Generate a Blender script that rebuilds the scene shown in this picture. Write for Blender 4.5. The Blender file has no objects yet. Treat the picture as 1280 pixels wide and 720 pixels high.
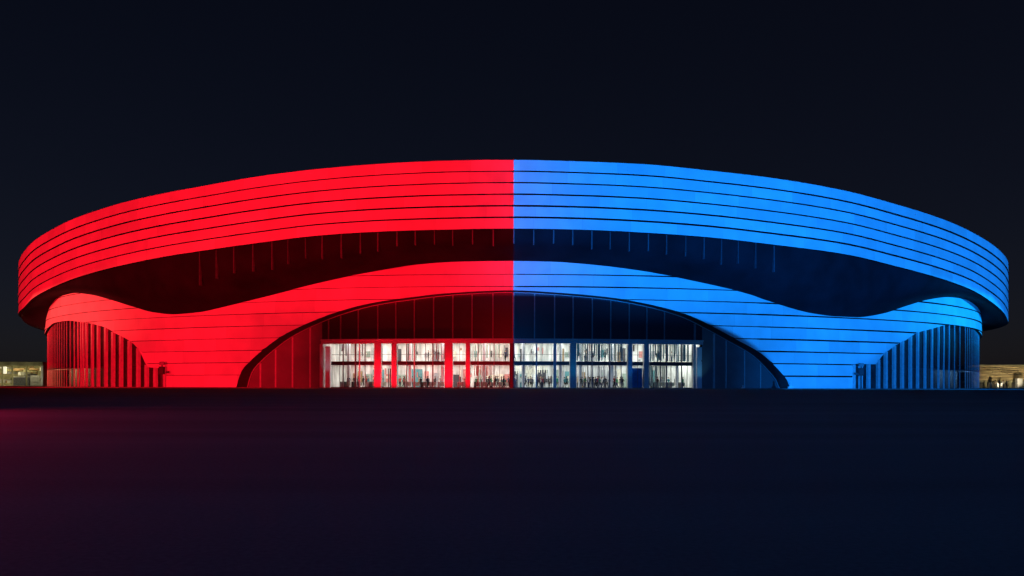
import bpy, bmesh, math, random
from mathutils import Vector, Matrix
random.seed(11)
SC = bpy.context.scene
COL = SC.collection
R = math.radians

# ------------------------------------------------------------------ materials
def new_mat(name):
    m = bpy.data.materials.new(name); m.use_nodes = True
    nt = m.node_tree; b = nt.nodes['Principled BSDF']
    return m, nt, b

def mat(name, col, rough=0.6, metal=0.0, spec=0.5, noise=0.0, scale=2.0, bump=0.0, stretch=(1, 1, 1)):
    """procedural material: noise-varied base colour, varied roughness, optional bump"""
    m, nt, b = new_mat(name)
    b.inputs['Roughness'].default_value = rough
    b.inputs['Metallic'].default_value = metal
    b.inputs['Specular IOR Level'].default_value = spec
    tc = nt.nodes.new('ShaderNodeTexCoord'); mp = nt.nodes.new('ShaderNodeMapping')
    mp.inputs['Scale'].default_value = stretch
    nz = nt.nodes.new('ShaderNodeTexNoise'); nz.inputs['Scale'].default_value = scale
    nz.inputs['Detail'].default_value = 6
    nt.links.new(tc.outputs['Object'], mp.inputs[0]); nt.links.new(mp.outputs[0], nz.inputs['Vector'])
    cr = nt.nodes.new('ShaderNodeValToRGB')
    lo = [c * (1 - noise) for c in col]; hi = [min(1, c * (1 + noise)) for c in col]
    cr.color_ramp.elements[0].position = 0.3; cr.color_ramp.elements[1].position = 0.7
    cr.color_ramp.elements[0].color = (*lo, 1); cr.color_ramp.elements[1].color = (*hi, 1)
    nt.links.new(nz.outputs['Fac'], cr.inputs[0]); nt.links.new(cr.outputs[0], b.inputs['Base Color'])
    if bump:
        bp = nt.nodes.new('ShaderNodeBump'); bp.inputs['Strength'].default_value = bump
        nt.links.new(nz.outputs['Fac'], bp.inputs['Height']); nt.links.new(bp.outputs[0], b.inputs['Normal'])
    return m

def emit(name, col, strength):
    m, nt, b = new_mat(name)
    b.inputs['Base Color'].default_value = (*col, 1)
    b.inputs['Emission Color'].default_value = (*col, 1)
    b.inputs['Emission Strength'].default_value = strength
    return m

def glass(name, tint, transp, rough=0.05, base=(0.016, 0.017, 0.022, 1), spec=0.5):
    """thin architectural glass: part see-through, part reflecting"""
    m = bpy.data.materials.new(name); m.use_nodes = True
    nt = m.node_tree; nt.nodes.clear()
    out = nt.nodes.new('ShaderNodeOutputMaterial'); mix = nt.nodes.new('ShaderNodeMixShader')
    tr = nt.nodes.new('ShaderNodeBsdfTransparent'); tr.inputs[0].default_value = (*tint, 1)
    pb = nt.nodes.new('ShaderNodeBsdfPrincipled')
    pb.inputs['Base Color'].default_value = base; pb.inputs['Specular IOR Level'].default_value = spec
    pb.inputs['Roughness'].default_value = rough
    mix.inputs[0].default_value = transp
    nt.links.new(pb.outputs[0], mix.inputs[1]); nt.links.new(tr.outputs[0], mix.inputs[2])
    nt.links.new(mix.outputs[0], out.inputs[0])
    return m

def cladding(name, a, b_, c):
    """pale aluminium cladding sheets: narrow vertical butt joints, sheet-to-sheet tone change, grime"""
    m, nt, b = new_mat(name)
    b.inputs['Roughness'].default_value = 0.62; b.inputs['Specular IOR Level'].default_value = 0.25
    uv = nt.nodes.new('ShaderNodeUVMap'); uv.uv_map = 'UVMap'
    br = nt.nodes.new('ShaderNodeTexBrick')
    br.inputs['Color1'].default_value = (a, a, a, 1); br.inputs['Color2'].default_value = (b_, b_, b_, 1)
    br.inputs['Mortar'].default_value = (c, c, c, 1)
    br.inputs['Scale'].default_value = 1.0; br.inputs['Brick Width'].default_value = 7.0
    br.inputs['Row Height'].default_value = 1.0; br.inputs['Mortar Size'].default_value = 0.012
    br.inputs['Mortar Smooth'].default_value = 0.2; br.offset = 0.37; br.inputs['Bias'].default_value = 0.0
    nt.links.new(uv.outputs[0], br.inputs['Vector'])
    tc = nt.nodes.new('ShaderNodeTexCoord'); nz = nt.nodes.new('ShaderNodeTexNoise')
    nz.inputs['Scale'].default_value = 0.35; nz.inputs['Detail'].default_value = 7
    nt.links.new(tc.outputs['Object'], nz.inputs['Vector'])
    mr = nt.nodes.new('ShaderNodeMapRange'); mr.inputs['From Min'].default_value = 0.3; mr.inputs['From Max'].default_value = 0.7
    mr.inputs['To Min'].default_value = 0.89; mr.inputs['To Max'].default_value = 1.06
    nt.links.new(nz.outputs['Fac'], mr.inputs['Value'])
    mx = nt.nodes.new('ShaderNodeMix'); mx.data_type = 'RGBA'; mx.blend_type = 'MULTIPLY'; mx.inputs[0].default_value = 1
    nt.links.new(br.outputs['Color'], mx.inputs[6]); nt.links.new(mr.outputs[0], mx.inputs[7])
    nt.links.new(mx.outputs[2], b.inputs['Base Color'])
    return m

M = {}
M['clad'] = cladding('pale_cladding', 0.62, 0.51, 0.33)
M['seam'] = mat('seam_shadow_lining', (0.006, 0.006, 0.007), 0.9, spec=0.1)
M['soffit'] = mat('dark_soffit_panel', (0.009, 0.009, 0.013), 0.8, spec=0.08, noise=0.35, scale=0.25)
M['sidepanel'] = mat('grey_side_panel', (0.13, 0.13, 0.14), 0.6, noise=0.2, scale=0.3)
M['rib'] = mat('grey_rib_metal', (0.048, 0.048, 0.062), 0.5, noise=0.3)
M['reveal'] = mat('charcoal_reveal', (0.018, 0.019, 0.021), 0.55, noise=0.3)
M['edge'] = mat('pale_edge_trim', (0.35, 0.36, 0.37), 0.4, noise=0.1)
M['darkglass'] = glass('dark_facade_glass', (0.5, 0.5, 0.55), 0.08, 0.30, (0.042, 0.036, 0.048, 1), 0.12)
M['sideglass'] = glass('side_glass', (0.75, 0.75, 0.8), 0.45, 0.08)
M['clear'] = glass('clear_window_glass', (0.93, 0.96, 0.95), 0.88, 0.03)
M['mullion'] = mat('mullion_metal', (0.16, 0.16, 0.17), 0.45, noise=0.2)
M['darkmetal'] = mat('dark_metal', (0.03, 0.032, 0.038), 0.45, noise=0.3)
M['column'] = mat('column_cladding', (0.40, 0.40, 0.41), 0.55, noise=0.12)
M['pale'] = mat('pale_pillar', (0.62, 0.64, 0.66), 0.5, noise=0.08)
M['fin'] = mat('fin_metal', (0.42, 0.42, 0.43), 0.5, noise=0.15)
M['roof'] = mat('roof_membrane', (0.12, 0.12, 0.13), 0.8, noise=0.2)
M['floor'] = mat('lobby_floor_stone', (0.45, 0.43, 0.40), 0.35, noise=0.15)
M['lobbywall'] = mat('lobby_wall_plaster', (0.66, 0.68, 0.64), 0.7, noise=0.5, scale=0.9, stretch=(1.5, 1.5, 0.35))
M['ceil'] = mat('lobby_ceiling', (0.68, 0.67, 0.62), 0.7, noise=0.1)
M['slab'] = mat('mezzanine_edge', (0.07, 0.075, 0.10), 0.5, noise=0.5, scale=3)
M['lamp'] = emit('ceiling_light_panel', (0.97, 1.0, 0.95), 4.9)

M['dark'] = mat('near_black', (0.02, 0.02, 0.024), 0.7, noise=0.3)
M['inner'] = mat('side_interior', (0.26, 0.19, 0.16), 0.8, noise=0.5, scale=0.6)

# ------------------------------------------------------------------ object helpers
def tag(o, label=None, cat=None, group=None, kind=None):
    if label: o['label'] = label
    if cat: o['category'] = cat
    if group: o['group'] = group
    if kind: o['kind'] = kind
    return o

def empty(name, loc, label, cat, group=None, rz=0):
    o = bpy.data.objects.new(name, None); COL.objects.link(o)
    o.location = loc; o.rotation_euler = (0, 0, rz); o.empty_display_size = 0.3
    return tag(o, label, cat, group)

def wloc(o):
    v = Vector(o.location); p = o.parent
    return v

class MB:
    """collects faces (world coordinates) into one mesh"""
    def __init__(s): s.v = []; s.f = []; s.m = []; s.uv = {}
    def quad(s, a, b, c, d, mi=0, uv=None):
        i = len(s.v); s.v += [tuple(a), tuple(b), tuple(c), tuple(d)]
        if uv: s.uv[len(s.f)] = uv
        s.f.append((i, i + 1, i + 2, i + 3)); s.m.append(mi)
    def tri(s, a, b, c, mi=0):
        i = len(s.v); s.v += [tuple(a), tuple(b), tuple(c)]
        s.f.append((i, i + 1, i + 2)); s.m.append(mi)
    def hexa(s, p, mi=0):
        """p: 4 bottom points then 4 top points, counterclockwise from above"""
        i = len(s.v); s.v += [tuple(q) for q in p]
        for f in ((3, 2, 1, 0), (4, 5, 6, 7), (0, 1, 5, 4), (1, 2, 6, 5), (2, 3, 7, 6), (3, 0, 4, 7)):
            s.f.append(tuple(i + k for k in f)); s.m.append(mi)
    def box(s, x0, x1, y0, y1, z0, z1, mi=0):
        s.hexa([(x0, y0, z0), (x1, y0, z0), (x1, y1, z0), (x0, y1, z0), (x0, y0, z1), (x1, y0, z1), (x1, y1, z1), (x0, y1, z1)], mi)
    def lathe(s, cx, cy, prof, n=16, mi=0):
        rings = []
        for r, z in prof:
            i = len(s.v)
            s.v += [(cx + r * math.cos(2 * math.pi * k / n), cy + r * math.sin(2 * math.pi * k / n), z) for k in range(n)]
            rings.append(i)
        for a, b in zip(rings, rings[1:]):
            for k in range(n):
                s.f.append((a + k, a + (k + 1) % n, b + (k + 1) % n, b + k)); s.m.append(mi)
        s.f.append(tuple(rings[-1] + k for k in range(n))); s.m.append(mi)
        s.f.append(tuple(rings[0] + n - 1 - k for k in range(n))); s.m.append(mi)
    def build(s, name, mats, parent=None, weld=True, smooth=False, bevel=0):
        me = bpy.data.meshes.new(name); me.from_pydata(s.v, [], s.f)
        if not isinstance(mats, (list, tuple)): mats = [mats]
        for m in mats: me.materials.append(m)
        for p, mi in zip(me.polygons, s.m): p.material_index = mi; p.use_smooth = smooth
        if s.uv:
            ul = me.uv_layers.new(name='UVMap')
            for p in me.polygons:
                u = s.uv.get(p.index)
                if u:
                    for li, c in zip(p.loop_indices, u): ul.data[li].uv = c
        if weld:
            bm = bmesh.new(); bm.from_mesh(me)
            bmesh.ops.remove_doubles(bm, verts=bm.verts, dist=1e-4)
            bmesh.ops.dissolve_degenerate(bm, edges=bm.edges, dist=1e-5)
            bm.to_mesh(me); bm.free()
        o = bpy.data.objects.new(name, me); COL.objects.link(o)
        if parent:
            off = Vector((0, 0, 0)); p = parent
            while p: off += Vector(p.location); p = p.parent
            # sub-parts: parent mesh itself sits at -root, so chain cancels out
            o.parent = parent; o.location = -off
        if bevel:
            md = o.modifiers.new('bevel', 'BEVEL'); md.width = bevel; md.segments = 2; md.limit_method = 'ANGLE'
        return o

# ------------------------------------------------------------------ site survey (photo readings -> real plan and heights)
F = 1000.0; CX = 641.5; HY = 481.0; EYE = 0.5; ROLL = 0.0021   # focal length in px, principal column, horizon row
CY = 208.8                              # centre of the arena in front of the camera, metres
RING = (115.0, 95.0)                    # upper band: half width, half depth
DRUM = (110.3, 90.0)                    # lower wall
ENT = (108.4, 88.1)                     # recessed entrance glazing
def theta(px, E):
    a, b = E; U = (px - CX) / F
    Rr = math.hypot(a, U * b); ph = math.atan2(U * b, a)
    return math.asin(max(-1, min(1, U * CY / Rr))) - ph
def P(th, E, z=0.0, off=0.0):
    a, b = E; x = a * math.sin(th); y = -b * math.cos(th)
    nx, ny = b * math.sin(th), -a * math.cos(th); l = math.hypot(nx, ny)
    return Vector((x + off * nx / l, CY + y + off * ny / l, z))
def zof(px, py, E):
    d = P(theta(px, E), E).y
    return max(0.0, EYE + (HY - (py - (px - CX) * ROLL)) * d / F)
class Curve:
    """monotone cubic through (theta, z) samples, constant outside"""
    def __init__(s, pts, E=None):
        q = sorted((theta(a, E), zof(a, b, E)) for a, b in pts) if E else sorted(pts)
        x = [a for a, _ in q]; y = [b for _, b in q]
        keep = [0] + [i for i in range(1, len(x)) if x[i] - x[i - 1] > 1e-5]
        s.x = [x[i] for i in keep]; s.y = [y[i] for i in keep]
        n = len(s.x); h = [s.x[i + 1] - s.x[i] for i in range(n - 1)]
        d = [(s.y[i + 1] - s.y[i]) / h[i] for i in range(n - 1)]
        s.m = [0.0] * n
        for i in range(1, n - 1):
            if d[i - 1] * d[i] > 0:
                w1 = 2 * h[i] + h[i - 1]; w2 = h[i] + 2 * h[i - 1]
                s.m[i] = (w1 + w2) / (w1 / d[i - 1] + w2 / d[i])
    def __call__(s, t):
        x = s.x
        if t <= x[0]: return s.y[0]
        if t >= x[-1]: return s.y[-1]
        lo, hi = 0, len(x) - 1
        while hi - lo > 1:
            mid = (lo + hi) // 2
            if x[mid] <= t: lo = mid
            else: hi = mid
        h = x[hi] - x[lo]; u = (t - x[lo]) / h
        return ((1 + 2 * u) * (1 - u) ** 2 * s.y[lo] + u * (1 - u) ** 2 * h * s.m[lo]
                + u * u * (3 - 2 * u) * s.y[hi] + u * u * (u - 1) * h * s.m[hi])

band_top = Curve([(23.2, 327.5), (28.7, 316), (41.5, 301.8), (63.9, 287.4), (89.4, 274.6), (127.8, 260.9), (159.7, 251.6), (204.4, 241.7),
    (255.5, 232.2), (320, 221), (400, 211), (480, 204.5), (570, 200.5), (641, 199.8), (720, 201.7), (800, 205), (890, 213.7), (960, 221.9),
    (1055.8, 238.5), (1119.7, 255.5), (1183.6, 276.2), (1231.5, 300), (1253.8, 317.8), (1259.8, 328)], RING)
band_bot = Curve([(23.2, 391.9), (28.7, 385.5), (41.5, 372.7), (63.9, 360), (95.8, 347), (127.8, 337.6), (159.7, 330), (204.4, 321),
    (255.5, 313), (320, 304), (400, 294.3), (480, 289.3), (570, 286.8), (641, 285.8), (720, 287), (800, 290.5), (890, 297), (960, 305),
    (1055.8, 317.8), (1119.7, 332.8), (1183.6, 350.7), (1215.5, 363), (1237.9, 376.8), (1253.8, 390.6), (1259.8, 402)], RING)
wall_top = Curve([(56.2, 410), (58.4, 394.4), (63.9, 380), (73.5, 370.5), (89.4, 366), (111.8, 367.3), (137.3, 373.7), (166, 382.6),
    (191.6, 389.6), (220.4, 392.2), (249, 389.6), (281, 382.6), (332.5, 370), (407.5, 350.8), (480, 336.3), (520, 330), (570, 326.3),
    (641, 325.3), (690, 326.3), (740, 330), (800, 337.5), (865, 350), (940, 368.3), (957.7, 374.7), (1018, 391.5), (1045, 395), (1068, 396),
    (1100, 392), (1135.6, 380.7), (1160, 373.8), (1186.7, 370.7), (1204.4, 373), (1217.8, 380), (1224.4, 387.8), (1227.0, 402)], DRUM)
arch_pts = [(295.4, 485.5), (298.5, 474), (303, 463), (313, 451.5), (327, 439), (353.5, 419.6), (382.6, 405), (425, 389), (464, 379), (515, 371.5), (567, 366),
    (641, 363), (692.5, 365.6), (763, 372), (809, 380), (860, 394), (891.7, 409), (923, 426), (952.4, 443), (971, 460.5), (983, 475), (988.5, 488)]
arch = Curve(arch_pts, DRUM)
AL, AR = theta(295.4, DRUM), theta(988.5, DRUM)
side_l = Curve([(56.2, 417), (62, 408), (69, 403.4), (84, 401), (101, 402.5), (131, 409), (144.4, 416.6), (167, 429.7), (176, 441), (181, 452), (185, 459), (206, 460)], DRUM)
side_r = Curve([(1065.5, 456), (1094, 456), (1099, 449), (1104, 442.7), (1112, 436.7), (1122, 430), (1132, 425), (1144.4, 416.7), (1164.4, 411), (1182, 406.7), (1204.4, 407.8),
    (1217.8, 411), (1225.6, 417), (1227, 421)], DRUM)
SL, SR = theta(206, DRUM), theta(1065.5, DRUM)

def wall_bottom(t):
    if AL < t < AR: return arch(t)
    if t <= SL: return side_l(t)
    if t >= SR: return side_r(t)
    return 0.0

# angle grid: dense in front, coarse behind
grid = [R(-180 + 4 * i) for i in range(20)] + [R(-100 + 0.4 * i) for i in range(501)] + [R(104 + 4 * i) for i in range(20)]
grid += [AL + d for d in (-1e-4, 1e-4)] + [AR + d for d in (-1e-4, 1e-4)] + [SL + d for d in (-1e-4, 1e-4)] + [SR + d for d in (-1e-4, 1e-4)]
grid += [AL + R(0.03 * k) for k in range(1, 40)] + [AR - R(0.03 * k) for k in range(1, 40)]
grid = sorted(set(grid)); grid.append(grid[0] + 2 * math.pi)
def per(fn):           # functions above are constant behind; fold the closing angle
    return lambda t: fn(t if t <= math.pi + 1e-6 else t - 2 * math.pi)
BT, BB, WT, WB = map(per, (band_top, band_bot, wall_top, wall_bottom))

arc_len = {}
s_acc = 0.0; prev = None
for t in grid:
    q = P(t, RING)
    if prev is not None: s_acc += (q - prev).length
    arc_len[t] = s_acc; prev = q

# ------------------------------------------------------------------ ARENA
arena = empty('arena', (0, CY, 0), 'round arena floodlit half red, half blue, with an arched glass entrance', 'arena')

def strips(mb, E, lines, lo, hi, gapfn, front=0.0, depth=0.35):
    """cladding courses between successive height functions, each a shallow tray with returns"""
    for k in range(len(lines) - 1):
        for t0, t1 in zip(grid, grid[1:]):
            za0, za1 = lines[k](t0) + gapfn(k, t0), lines[k](t1) + gapfn(k, t1)
            zb0, zb1 = lines[k + 1](t0) - gapfn(k + 1, t0), lines[k + 1](t1) - gapfn(k + 1, t1)
            cl = lambda z, t: max(lo(t), min(hi(t), z))
            za0, zb0, za1, zb1 = cl(za0, t0), cl(zb0, t0), cl(za1, t1), cl(zb1, t1)
            if zb0 - za0 < 1e-3 and zb1 - za1 < 1e-3: continue
            tip = 0.07
            a, b = P(t0, E, za0, front + tip), P(t1, E, za1, front + tip)
            c, d = P(t1, E, zb1, front), P(t0, E, zb0, front)
            u0, u1 = arc_len[t0] + 2.3 * k, arc_len[t1] + 2.3 * k
            mb.quad(a, b, c, d, 0, [(u0, k + .02), (u1, k + .02), (u1, k + .98), (u0, k + .98)])
            a2, b2 = P(t0, E, za0, front - depth), P(t1, E, za1, front - depth)
            c2, d2 = P(t1, E, zb1, front - depth), P(t0, E, zb0, front - depth)
            mb.quad(a2, b2, b, a, 1); mb.quad(d, c, c2, d2, 1)

def sheet(mb, E0, f0, o0, E1, f1, o1, mi=0, ts=None, skip=None):
    ts = ts or grid
    for t0, t1 in zip(ts, ts[1:]):
        if skip and skip(t0, t1): continue
        mb.quad(P(t0, E0, f0(t0), o0), P(t1, E0, f0(t1), o0), P(t1, E1, f1(t1), o1), P(t0, E1, f1(t0), o1), mi)

# upper band
NB = 6
fr = [0, .165, .332, .50, .668, .834, 1]
band_lines = [(lambda t, q=q: BB(t) + (BT(t) - BB(t)) * q) for q in fr]
def band_gap(k, t):
    if k in (0, NB): return 0.0
    return (0.082 if math.sin(t) < 0 else 0.108) + 0.02 * math.sin(3.1 * t + k)+ 0.10 * max(0.0, abs(math.sin(t / 2)) - 0.18)
mb = MB(); strips(mb, RING, band_lines, BB, BT, band_gap)
band = mb.build('upper_band', [M['clad'], M['seam']], arena)
mb = MB(); sheet(mb, RING, lambda t: BB(t) + .02, -0.33, RING, lambda t: BT(t) - .02, -0.33)
mb.build('band_lining', M['seam'], arena)
mb = MB()
for t0, t1 in zip(grid, grid[1:]):
    mb.quad(P(t0, RING, BT(t0) + .02, 0.03), P(t1, RING, BT(t1) + .02, 0.03), P(t1, RING, BT(t1) + .02, -0.8), P(t0, RING, BT(t0) + .02, -0.8))
    mb.quad(P(t0, RING, BT(t0) + .02, -0.8), P(t1, RING, BT(t1) + .02, -0.8), P(t1, RING, 24.0, -3), P(t0, RING, 24.0, -3))
    mb.tri(P(t0, RING, 24.0, -3), P(t1, RING, 24.0, -3), (0, CY, 26.5))
mb.build('roof', M['roof'], arena)

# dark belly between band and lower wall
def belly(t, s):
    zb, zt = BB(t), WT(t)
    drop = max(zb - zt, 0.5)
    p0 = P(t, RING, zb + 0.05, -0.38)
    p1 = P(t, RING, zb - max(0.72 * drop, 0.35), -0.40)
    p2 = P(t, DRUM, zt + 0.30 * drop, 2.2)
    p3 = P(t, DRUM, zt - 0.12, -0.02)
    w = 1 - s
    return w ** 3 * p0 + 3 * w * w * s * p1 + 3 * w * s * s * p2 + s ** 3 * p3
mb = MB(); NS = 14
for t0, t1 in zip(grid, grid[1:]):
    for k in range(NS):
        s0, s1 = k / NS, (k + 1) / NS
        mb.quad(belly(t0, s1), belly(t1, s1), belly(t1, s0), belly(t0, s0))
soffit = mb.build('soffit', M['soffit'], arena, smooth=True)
rib_px = [247, 268, 290, 314, 338, 358, 380, 401, 425, 449, 471, 495, 518, 542, 565, 590, 616, 642, 667, 692, 716, 740, 763, 787, 811, 834, 858, 881, 903, 924, 946, 969]
for i, px in enumerate(rib_px):
    t = theta(px, RING); w = random.choice((.045, .06, .08)) / RING[0]
    e = random.uniform(0.50, 0.66)
    n = P(t, RING, 0, 1) - P(t, RING); zb = BB(t); dz = e * max(zb - WT(t), .5)
    mb = MB()
    outer = lambda q: P(q, RING, 0, -.30)
    q = []
    for z in (zb - dz, zb - .03):
        for d, o in ((-w, -.30), (w, -.30), (w, -.75), (-w, -.75)):
            v = P(t + d, RING, z, o); q.append(v)
    mb.hexa(q); mb.build('rib', M['rib'], soffit)

# lower wall: horizontal courses cut by the wavy top, the arch and the side glazing
heights = [0.0, 1.95, 3.9, 5.8, 7.7, 9.6, 11.5, 13.3, 15.1, 16.9, 19.0]
def bend(k, t):       # courses sag a little towards the rounded ends
    e = max(0.0, abs(t) - R(30)) / R(30)
    return heights[k] + (0.25 * e if k else 0)
wl = [(lambda t, k=k: bend(k, t if t <= math.pi else t - 2 * math.pi)) for k in range(len(heights))]
def wall_gap(k, t):
    if k in (0, len(heights) - 1): return -0.0
    base = 0.078 if t > 0 else 0.038
    return base * (0.75 + 0.5 * math.sin(5.3 * t + 2.1 * k) ** 2) + (0.03 if t > R(20) else 0)
mb = MB(); strips(mb, DRUM, wl, WB, WT, wall_gap, 0.0, 0.3)
wall = mb.build('lower_wall', [M['clad'], M['seam']], arena)
mb = MB(); sheet(mb, DRUM, WB, -0.28, DRUM, WT, -0.28)
mb.build('wall_lining', M['seam'], arena)

# arch reveal from the wall face back to the recessed glazing, with a pale edge trim
AP = []
n_a = 120
for i in range(n_a + 1):
    t = AL + (AR - AL) * (0.5 - 0.5 * math.cos(math.pi * i / n_a))
    AP.append((t, max(arch(t), 0.0)))
def inner_pt(t, z):
    q = P(t * 0.986, ENT, z * 0.995, 0.0); return q
mb = MB(); mt = MB()
for (t0, z0), (t1, z1) in zip(AP, AP[1:]):
    a, b = P(t0, DRUM, z0, 0.10), P(t1, DRUM, z1, 0.10)
    c, d = inner_pt(t1, z1), inner_pt(t0, z0)
    mb.quad(a, b, c, d)
    l = lambda p, q, s: p + (q - p) * s
    mt.quad(l(d, a, .05) + Vector((0, 0, -.07)), l(c, b, .05) + Vector((0, 0, -.07)), l(c, b, .12) + Vector((0, 0, -.07)), l(d, a, .12) + Vector((0, 0, -.07)))
    mt.quad(l(d, a, .12) + Vector((0, 0, -.07)), l(c, b, .12) + Vector((0, 0, -.07)), l(c, b, .12) + Vector((0, 0, -.005)), l(d, a, .12) + Vector((0, 0, -.005)))
rev = mb.build('arch_reveal', M['reveal'], arena)
mt.build('edge_trim', M['edge'], rev)

# entrance glazing line
inn = sorted((t * 0.986, z * 0.995) for t, z in AP)
IA = Curve(inn)
TL, TR = theta(402.5, ENT), theta(877.5, ENT)
BEAM0, BEAM1 = 6.75, 7.45
ts = sorted(set([inn[0][0] + (inn[-1][0] - inn[0][0]) * i / 200 for i in range(201)] + [TL, TR]))
mb = MB()
for t0, t1 in zip(ts, ts[1:]):
    m = (t0 + t1) / 2
    lo = BEAM1 - 0.02 if TL < m < TR else 0.0
    h0, h1 = IA(t0), IA(t1)
    if h0 < lo and h1 < lo: continue
    mb.quad(P(t0, ENT, lo), P(t1, ENT, lo), P(t1, ENT, max(lo, h1)), P(t0, ENT, max(lo, h0)), 0 if TL < m < TR else 1)
gl = mb.build('entrance_glazing', [M['darkglass'], M['sidepanel']], arena)
mb = MB(); sheet(mb, ENT, lambda t: BEAM1 + .05 if TL - .01 < t < TR + .01 else 0.0, -0.9, ENT, lambda t: max(IA(t) - .05, 0.02), -0.9, ts=ts)
mb.build('spandrel_backing', M['dark'], arena)
def post(mbx, px, w, d, z0, z1, off, E=ENT):
    """upright box on the glazing line, w wide, d deep, front face `off` proud"""
    t = theta(px, E); c = P(t, E); n = (P(t, E, 0, 1) - c); tg = Vector((-n.y, n.x, 0))
    q = [c + tg * sx * w / 2 + n * o for sx, o in ((-1, off), (1, off), (1, off - d), (-1, off - d))]
    mbx.hexa([v + Vector((0, 0, z0)) for v in q] + [v + Vector((0, 0, z1)) for v in q])
for px in (326, 345, 366, 388, 411, 426, 448, 472.5, 495, 518, 542, 566, 590, 616, 641.5, 668, 693, 716, 740, 763, 786, 808, 830, 868, 892, 907, 930, 950):
    t = theta(px, ENT); z0 = BEAM1 if TL < t < TR else 0.0
    h = IA(t) - 0.12
    if h - z0 < 0.5: continue
    mb = MB(); post(mb, px, 0.30 if px in (641.5, 868, 892) else 0.17, 0.3, z0, h, 0.18)
    mb.build('mullion', M['mullion'] if TL < t < TR else M['fin'], gl)
# fascia beam over the doors
mb = MB()
tb = [TL + (TR - TL) * i / 80 for i in range(81)]
for t0, t1 in zip(tb, tb[1:]):
    for (za, oa), (zb, ob) in (((BEAM0, .05), (BEAM0, .35)), ((BEAM0, .35), (BEAM0 + .45, .35)), ((BEAM0 + .45, .35), (BEAM0 + .5, .55)), ((BEAM0 + .5, .55), (BEAM1, .55)), ((BEAM1, .55), (BEAM1, -.1))):
        mb.quad(P(t0, ENT, za, oa), P(t1, ENT, za, oa), P(t1, ENT, zb, ob), P(t0, ENT, zb, ob))
mb.build('fascia_beam', M['column'], arena)

# columns between the doors
cols = [(402.5, 0.55, 'column'), (472.5, 1.10, 'column'), (493, 0.85, 'column'), (561, 1.22, 'column'), (585, 0.68, 'column'), (640, 0.75, 'darkmetal'),
        (716, 0.95, 'column'), (787, 0.70, 'column'), (807.5, 0.80, 'column'), (867.5, 0.40, 'column')]
for px, w, m in cols:
    mb = MB(); post(mb, px, w, 0.8, 0.0, BEAM0, 0.28)
    mb.build('column', M[m], arena, bevel=0.03)
for px in (410, 873.8):
    mb = MB()
    post(mb, px, 0.80, 0.6, 0.0, 4.15, 0.15); post(mb, px, 0.80, 0.6, 4.4, 6.4, 0.15); post(mb, px, 0.70, 0.5, 4.15, 4.4, 0.10)
    mb.build('pale_pillar', M['pale'], arena)

wins = [(414, 467, (429, 444.5, 449.5)), (477.5, 488.5, ()), (497, 555, (508.5, 518, 541)), (567, 581.5, ()), (588, 636.5, (597.5, 617.5)),
        (643.5, 711.5, (670.5, 693.5)), (720.5, 783.5, (740, 762)), (790.5, 803.5, ()), (812, 865.5, (833, 852))]
for a, b, mids in wins:
    t0, t1 = theta(a, ENT), theta(b, ENT); n = max(2, int((b - a) / 6))
    tw = [t0 + (t1 - t0) * i / n for i in range(n + 1)]
    mb = MB(); sheet(mb, ENT, lambda t: 0.0, -0.1, ENT, lambda t: BEAM0, -0.1, ts=tw)
    w = mb.build('window', M['clear'], arena)
    mb = MB()
    for q0, q1 in zip(tw, tw[1:]):
        for (za, oa), (zb, ob) in (((3.50, -.06), (3.50, .06)), ((3.50, .06), (4.05, .06)), ((4.05, .06), (4.05, -.06))):
            mb.quad(P(q0, ENT, za, oa), P(q1, ENT, za, oa), P(q1, ENT, zb, ob), P(q0, ENT, zb, ob))
    mb.build('transom', M['darkmetal'], w)
    mb = MB()
    for q0, q1 in zip(tw, tw[1:]):
        mb.quad(P(q0, ENT, 0, .05), P(q1, ENT, 0, .05), P(q1, ENT, .12, .05), P(q0, ENT, .12, .05))
        mb.quad(P(q0, ENT, .12, .05), P(q1, ENT, .12, .05), P(q1, ENT, .12, -.09), P(q0, ENT, .12, -.09))
    mb.build('sill', M['darkmetal'], w)
    nm = int((b - a) / (7.5 if a > 700 else 13)) + 1
    for k in range(1, nm):
        px = a + (b - a) * k / nm
        if any(abs(px - q) < 3 for q in mids): continue
        mb = MB(); post(mb, px, random.choice((.05, .07, .09)), 0.14, 0.0, BEAM0, 0.04); mb.build('mullion', M['mullion'], w)
    for px in mids:
        mb = MB(); post(mb, px, 0.42 if px == 693.5 else random.choice((.14, .18, .22)), 0.22, 0.0, BEAM0, 0.10)
        mb.build('mullion', M['pale'] if px in (449.5, 518, 693.5, 670.5) else M['mullion'], w)

# ------------------------------------------------------------------ lobby behind the doors
tl = [theta(404, ENT) + (theta(876, ENT) - theta(404, ENT)) * i / 60 for i in range(61)]
LD = 9.0
cst = lambda v: (lambda t: v)
mb = MB(); sheet(mb, ENT, cst(0.02), -0.2, ENT, cst(0.02), -LD, ts=tl); mb.build('lobby_floor', M['floor'], arena)
mb = MB(); sheet(mb, ENT, cst(0.0), -LD, ENT, cst(7.6), -LD, ts=tl)
for t in (tl[0], tl[-1]): mb.quad(P(t, ENT, 0, -.5), P(t, ENT, 0, -LD), P(t, ENT, 7.6, -LD), P(t, ENT, 7.6, -.5))
lw = mb.build('lobby_wall', M['lobbywall'], arena)
mb = MB(); sheet(mb, ENT, cst(7.36), -0.05, ENT, cst(7.36), -LD, ts=tl); mb.build('lobby_ceiling', M['ceil'], arena)
mb = MB()
sheet(mb, ENT, cst(3.80), -3.2, ENT, cst(3.80), -LD, 0, ts=tl)
sheet(mb, ENT, cst(3.55), -3.2, ENT, cst(3.80), -3.2, 1, ts=tl)
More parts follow.
